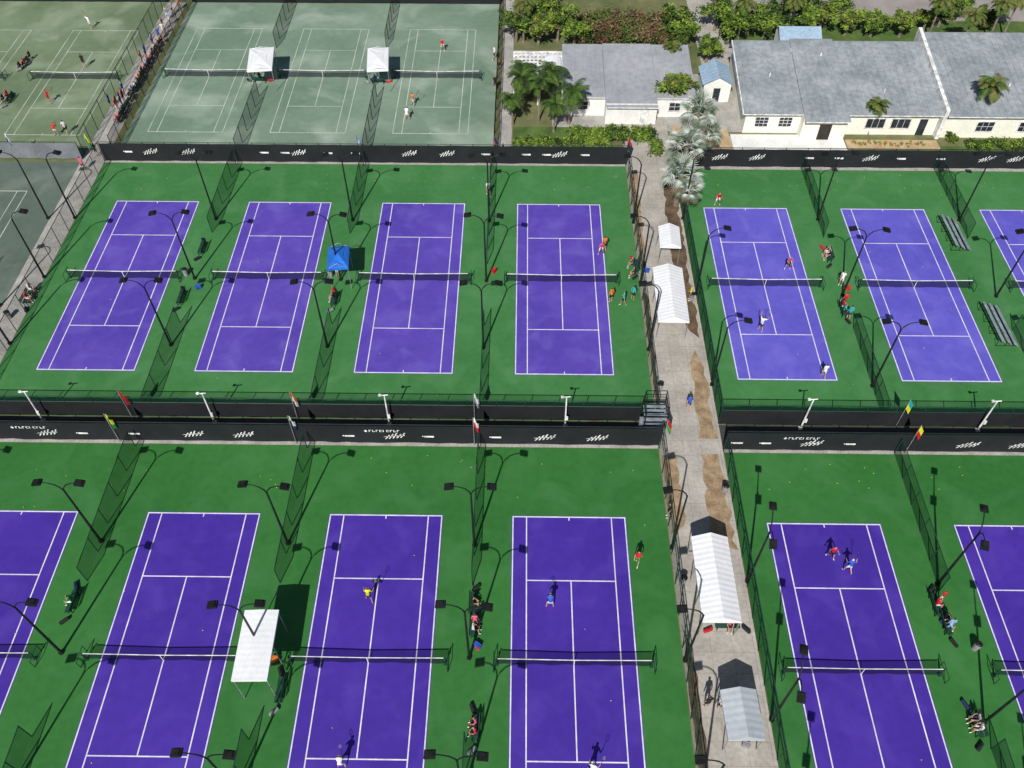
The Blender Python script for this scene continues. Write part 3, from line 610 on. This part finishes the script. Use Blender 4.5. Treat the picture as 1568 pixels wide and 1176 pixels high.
PAL2=[palm_mesh('palmo%d'%i,h,28,2.5,['leafo','leaf1'],i+9) for i,h in enumerate((6.0,7.0))]
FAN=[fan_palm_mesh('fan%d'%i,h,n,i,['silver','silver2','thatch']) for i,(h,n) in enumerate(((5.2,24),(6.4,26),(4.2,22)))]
def put(me,name,x,y,rot,s=1): 
    o=bpy.data.objects.new(name,me); o.location=(x,y,0); o.rotation_euler=(0,0,rot); o.scale=(s,s,s); COL.objects.link(o)
for u,v,k,s in((800,120,0,.95),(826,134,1,.85),(850,112,2,1.05),(874,138,2,1.0),(805,98,2,.9),(850,150,2,.8),(785,140,2,.8)):
    x,y=G(u,v,5.5); put(PAL[k],'palm_tree',x,y,random.uniform(0,6),s)
for u,v,s in((1345,160,.8),(1522,130,1.15)): x,y=G(u,v,6.0*s); put(PAL2[0],'palm_tree',x,y,random.uniform(0,6),s)
for u,v in((802,10),(1440,8),(1490,28),(1535,12),(1560,2),(1215,6),(1140,10)): x,y=G(u,v,6); put(PAL2[1],'palm_tree',x,y,random.uniform(0,6),.95)
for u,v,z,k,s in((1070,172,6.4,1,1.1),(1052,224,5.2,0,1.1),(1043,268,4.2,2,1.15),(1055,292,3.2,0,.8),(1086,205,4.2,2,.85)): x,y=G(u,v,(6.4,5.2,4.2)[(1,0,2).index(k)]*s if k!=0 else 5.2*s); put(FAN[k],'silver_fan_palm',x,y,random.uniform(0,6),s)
x,y=G(1032,128,4.5); tree(x,y,6.5,2.6,['leafo','leaf1','leaf3'],2500)
x,y=G(1030,75,4.5); put(PAL2[0],'palm_tree',x,y,1,.8)
g3=['leaf1','leaf2','leaf3']
for u,v,h,r,ms in((790,30,6,3,g3),(855,25,6.5,3.3,['leaf3','leaf1','leaf3']),(880,45,5,2.5,['leaf3','leaf1']),(1040,25,6,3,g3),(1045,48,5,2.4,['leaf1','leaf3']),(1120,35,5.5,3,['leaf3','leaf1']),(1150,22,6,3,['leaf1','leaf3']),(1195,12,6,3.2,['leaf2','leaf1']),(1260,22,5,2.6,['leafo','leaf3']),(1300,30,4.2,2.3,['leaf3','leafo']),(1340,32,4.2,2.3,['leaf3','leaf1']),(1385,32,4.2,2.2,['leafo','leaf3']),(1085,72,4,2.0,['leaf3','leaf1']),(1445,18,4,1.8,['leafo','leaf1']),(825,40,5,2.4,['leafo','leaf3']),(1100,12,6,3,g3),(1230,30,4.5,2.4,['leaf3','leaf1']),
    (1175,30,5,2.6,g3),(1235,4,6,3,g3),(1280,2,5.5,2.8,g3),(1420,26,3.6,1.8,['leaf3','leafo']),(1470,10,4,2,g3),(1510,24,3.5,1.8,['leaf1','leafo']),(830,12,6,3,g3)):
    x,y=G(u,v,h*.65); tree(x,y,h,r,ms,1600)
for u,v in((905,25),(935,22),(965,25),(1000,25),(910,48),(940,50),(975,50),(1008,48)): x,y=G(u,v,2.4); leafcloud('flowering_shrub',[(0,0,1.6,2.3,2.0,1.9),(1.4,.6,1.4,1.7,1.6,1.6),(-1.2,-.5,1.3,1.7,1.5,1.5)],1400,.24,random.choice((['leafr','leafo','leafr','leaf2'],['leafo','leafr','thatch','leaf1'])),(x,y,0))
hedge('hedge',-1.0,103.0,12.3,105.4,1.5,6500,['leaf1','leaf3','leaf3','leaf2'])
hedge('hedge',6.8,105.6,11.8,108.4,1.3,2600,['leaf1','leaf3'])
hedge('hedge',12.2,105.8,19.2,108.6,1.4,3400,['leaf1','leaf2','leaf3'])
hedge('hedge',18.0,102.3,20.0,105.5,1.5,700,['leaf1','leaf3'])
hedge('hedge',63,104.2,100,106.4,1.4,6500,['leaf1','leaf2','leaf3'])
hedge('hedge',61,106,62.3,107.4,1.4,400,['leaf3','leaf1'])
hedge('hedge',-3.0,146.8,7,150,2.5,1800,['leaf1','leafo'])
hedge('hedge',-60,149,-3,152,2.5,3500,['leaf2','leafo'],.35)
hedge('hedge',25.3,110.5,26.8,121,1.6,1600,['leaf3','leaf1'])
hedge('hedge',34,127,60,129,1.5,2600,['leaf1','leafo','leaf3'],.25)
for i in range(14): 
    x=47.5+i*.75; leafcloud('flower_clump',[(0,0,.25,.35,.5,.3)],50,.1,['flor','leaf3'],(x,105.6+random.uniform(-.4,.4),0))
sheet('sandy_bed',[(46.5,104.6,59.6,106.9)],'sandl',.016); sheet('sandy_bed',[(22,101.2,30,110)],'sandl',.014); sheet('patio_paving',[(30.2,101.2,46.3,108)],'whitew',.018)
sheet('lawn',[(59.8,101.2,110,105.5),(46.5,101.2,59.6,104.5),(-1.2,101.5,13,109.5)],'grass',.014)
sheet('pavement',[(33,124,110,133)],'concpl',.008); sheet('lawn',[(33,133.1,110,141)],'grass',.008); sheet('road',[(36,141.2,400,152),(-400,152.5,400,160)],'road',.012)
sheet('concrete_forecourt',[(4.5,108.6,33,124)],'concpl',.007)
# ------------------------------------------------------------------ buildings
def slope(b,x0,x1,y0,z0,y1,z1,m=0,rib=.6,th=.16):
    b.quad([(x0,y0,z0),(x1,y0,z0),(x1,y1,z1),(x0,y1,z1)],m); b.quad([(x0,y1,z1-th),(x1,y1,z1-th),(x1,y0,z0-th),(x0,y0,z0-th)],m)
    b.quad([(x0,y0,z0-th),(x1,y0,z0-th),(x1,y0,z0),(x0,y0,z0)],1); b.quad([(x0,y1,z1-th),(x0,y0,z0-th),(x0,y0,z0),(x0,y1,z1)],1); b.quad([(x1,y0,z0-th),(x1,y1,z1-th),(x1,y1,z1),(x1,y0,z0)],1)
    if rib:
        n=int((x1-x0)/rib); ang=math.atan2(z1-z0,y1-y0); ln=math.hypot(y1-y0,z1-z0); mt=Matrix.Rotation(ang,3,'X')
        for i in range(1,n): b.box((x0+(x1-x0)*i/n,(y0+y1)/2,(z0+z1)/2+.025),(.05,ln,.05),m,mt=mt)
def window(b,x,y,z,w,h,nx=2,ny=2):
    b.box((x,y-.02,z),(w,.06,h),3); 
    for s in(-1,1): b.box((x+s*(w/2+.04),y-.06,z),(.1,.12,h+.16),1); b.box((x,y-.06,z+s*(h/2+.04)),(w,.12,.1),1)
    for i in range(1,nx): b.box((x-w/2+w*i/nx,y-.07,z),(.05,.04,h),1)
    for i in range(1,ny): b.box((x,y-.075,z-h/2+h*i/ny),(w,.03,.05),1)
e=empty('white_flat_roof_building'); b=MB()
for x0,x1,y0 in((6.4,12.2,112.4),(12.2,19.6,110.3),(19.6,25,112.2)):
    b.box(((x0+x1)/2,(y0+124)/2+.1,1.6),(x1-x0-.01,124-y0,3.2),2)
b.obj('walls',['roof','white','whitew','glass'],e); b=MB()
slope(b,6.1,12.15,112.0,3.3,124.4,4.7); slope(b,12.2,19.6,109.8,3.1,124.5,4.75,rib=.9); slope(b,19.65,25.3,111.9,3.3,124.4,4.68)
b.obj('roof',['roof','white','whitew','glass'],e); b=MB()
window(b,9,112.4,1.8,1.4,1.3); window(b,22.4,112.2,1.8,1.6,1.3); b.box((17.8,110.25,1.2),(1.1,.1,2.4),1)
b.obj('windows_and_door',['roof','white','whitew','glass'],e)
e=empty('white_lattice_pergola'); b=MB()
for x in(-1.2,2.4,6.0):
    for y in(115.2,119.5,123.8): b.box((x,y,1.6),(.18,.18,3.2))
for y in(115.2,119.5,123.8): b.box((2.4,y,3.3),(7.6,.15,.2))
for i in range(13): b.box((-1.2+i*.6,119.5,3.5),(.22,9.2,.12))
for i in range(10): b.box((2.4,115.3+i*.95,3.63),(7.5,.5,.1))
b.obj('beams',['white'],e); b=MB()
for k in range(8):
    t0=math.pi*k/8;t1=math.pi*(k+1)/8; c=(4.6,3.7)
    b.quad([(c[0]+1.6*math.cos(t0),114.2,c[1]+1.0*math.sin(t0)),(c[0]+1.6*math.cos(t1),114.2,c[1]+1.0*math.sin(t1)),(c[0]+1.6*math.cos(t1),121,c[1]+1.0*math.sin(t1)),(c[0]+1.6*math.cos(t0),121,c[1]+1.0*math.sin(t0))])
b.obj('barrel_vault',['canvas'],e)
e=empty('garden_shed'); b=MB(); b.box((29.1,118.6,1.5),(4.0,4.6,3.0)); b.quad([(27.1,116.3,3.0),(31.1,116.3,3.0),(29.1,116.3,4.1)]); b.box((29.1,116.25,1.2),(1.0,.08,2.2),1); b.obj('walls',['whitew','glass'],e)
b=MB()
for s in(-1,1): b.quad([(29.1,116,4.2),(29.1+s*2.3,116,2.95),(29.1+s*2.3,121.2,2.95),(29.1,121.2,4.2)][::s])
for s in(-1,1):
    for i in range(7): b.tube([(29.1,116.3+i*.8,4.24),(29.1+s*2.3,116.3+i*.8,2.99)],.03,4)
b.obj('roof',['bluer'],e)
e=empty('cream_clubhouse'); ms=['roof2','white','cream','glass','doorbr']
b=MB(); 
for x0,x1,y0,h,yb,zr in((32.0,39.9,108.4,3.5,123.6,6.1),(39.9,46.2,106.9,3.5,123.6,6.1),(46.2,59.4,108.2,3.5,123.6,6.1),(60.0,80,107.6,3.7,125.6,6.5),(80,110,107.6,3.7,125.6,6.5)):
    b.box(((x0+x1)/2,(y0+yb)/2,h/2),(x1-x0-.01,yb-y0,h),2)
    b.quad([(x0,y0+.3,h+.002),(x0,yb-.1,h+.002),(x0,yb-1.8,zr)],2) 
b.quad([(59.45,107.2,0),(59.95,107.2,0),(59.95,107.2,4.7),(59.45,107.2,4.7)],1)
for x in(59.45,59.95): b.quad([(x,107.2,0),(x,124.6,0),(x,124.6,7.6),(x,107.2,4.7)],1)
b.quad([(59.45,107.2,4.7),(59.95,107.2,4.7),(59.95,124.6,7.6),(59.45,124.6,7.6)],1); b.quad([(59.45,124.6,0),(59.95,124.6,0),(59.95,124.6,7.6),(59.45,124.6,7.6)],1)
b.obj('walls',ms,e)
b=MB()
slope(b,31.4,39.88,107.6,3.6,122.2,6.5,0,.9); slope(b,39.9,46.2,105.9,3.5,122.3,6.75,0,.9); slope(b,46.25,59.44,107.4,3.65,122.2,6.5,0,.9); slope(b,59.96,110,106.8,3.9,124.2,6.9,0,.9)
for x0,x1,z,yr in((31.4,39.88,6.5,122.2),(39.9,46.2,6.75,122.3),(46.25,59.44,6.5,122.2),(59.96,110,6.9,124.2)): 
    b.quad([(x0,yr,z),(x1,yr,z),(x1,yr+1.8,4.4),(x0,yr+1.8,4.4)],0); b.box(((x0+x1)/2,yr,z+.05),(x1-x0,.3,.1),0)
b.box((31.3,114.9,5.1),(.12,14.9,.35),1,mt=Matrix.Rotation(math.atan2(2.9,14.6),3,'X'))
for x,y,z in((36,115,5.3),(52,112,4.7),(70,113,5.1),(44,119,6.2)): b.tube([(x,y,z-.4),(x,y,z+.3)],.10,8,1)
b.obj('roof',ms,e)
b=MB()
window(b,34.4,108.4,1.9,1.8,1.5,3,3); window(b,37.8,108.4,1.9,1.8,1.5,3,3); window(b,50.6,108.2,1.9,2.6,1.5,3,1); window(b,54.2,108.2,1.9,2.6,1.5,3,1); window(b,66,107.6,1.9,2.4,1.5,3,2); window(b,72,107.6,1.9,2.4,1.5,3,2)
b.box((43.2,106.86,1.4),(1.7,.1,2.8),4); b.box((43.2,106.6,2.95),(2.1,.5,.12),1); b.box((57.4,108.15,1.3),(1.1,.1,2.6),3)
b.obj('windows_and_doors',ms,e)
e=empty('blue_roof_outbuilding'); b=MB(); b.box((43.5,130,1.8),(6,4,3.6),1); b.obj('walls',['roof','whitew'],e); b=MB(); b.quad([(40.2,127.7,3.6),(46.8,127.7,3.6),(46.8,130,4.8),(40.2,130,4.8)]); b.quad([(40.2,130,4.8),(46.8,130,4.8),(46.8,132.3,3.6),(40.2,132.3,3.6)]); b.obj('roof',['bluer'],e)
print('objects',len(bpy.data.objects))
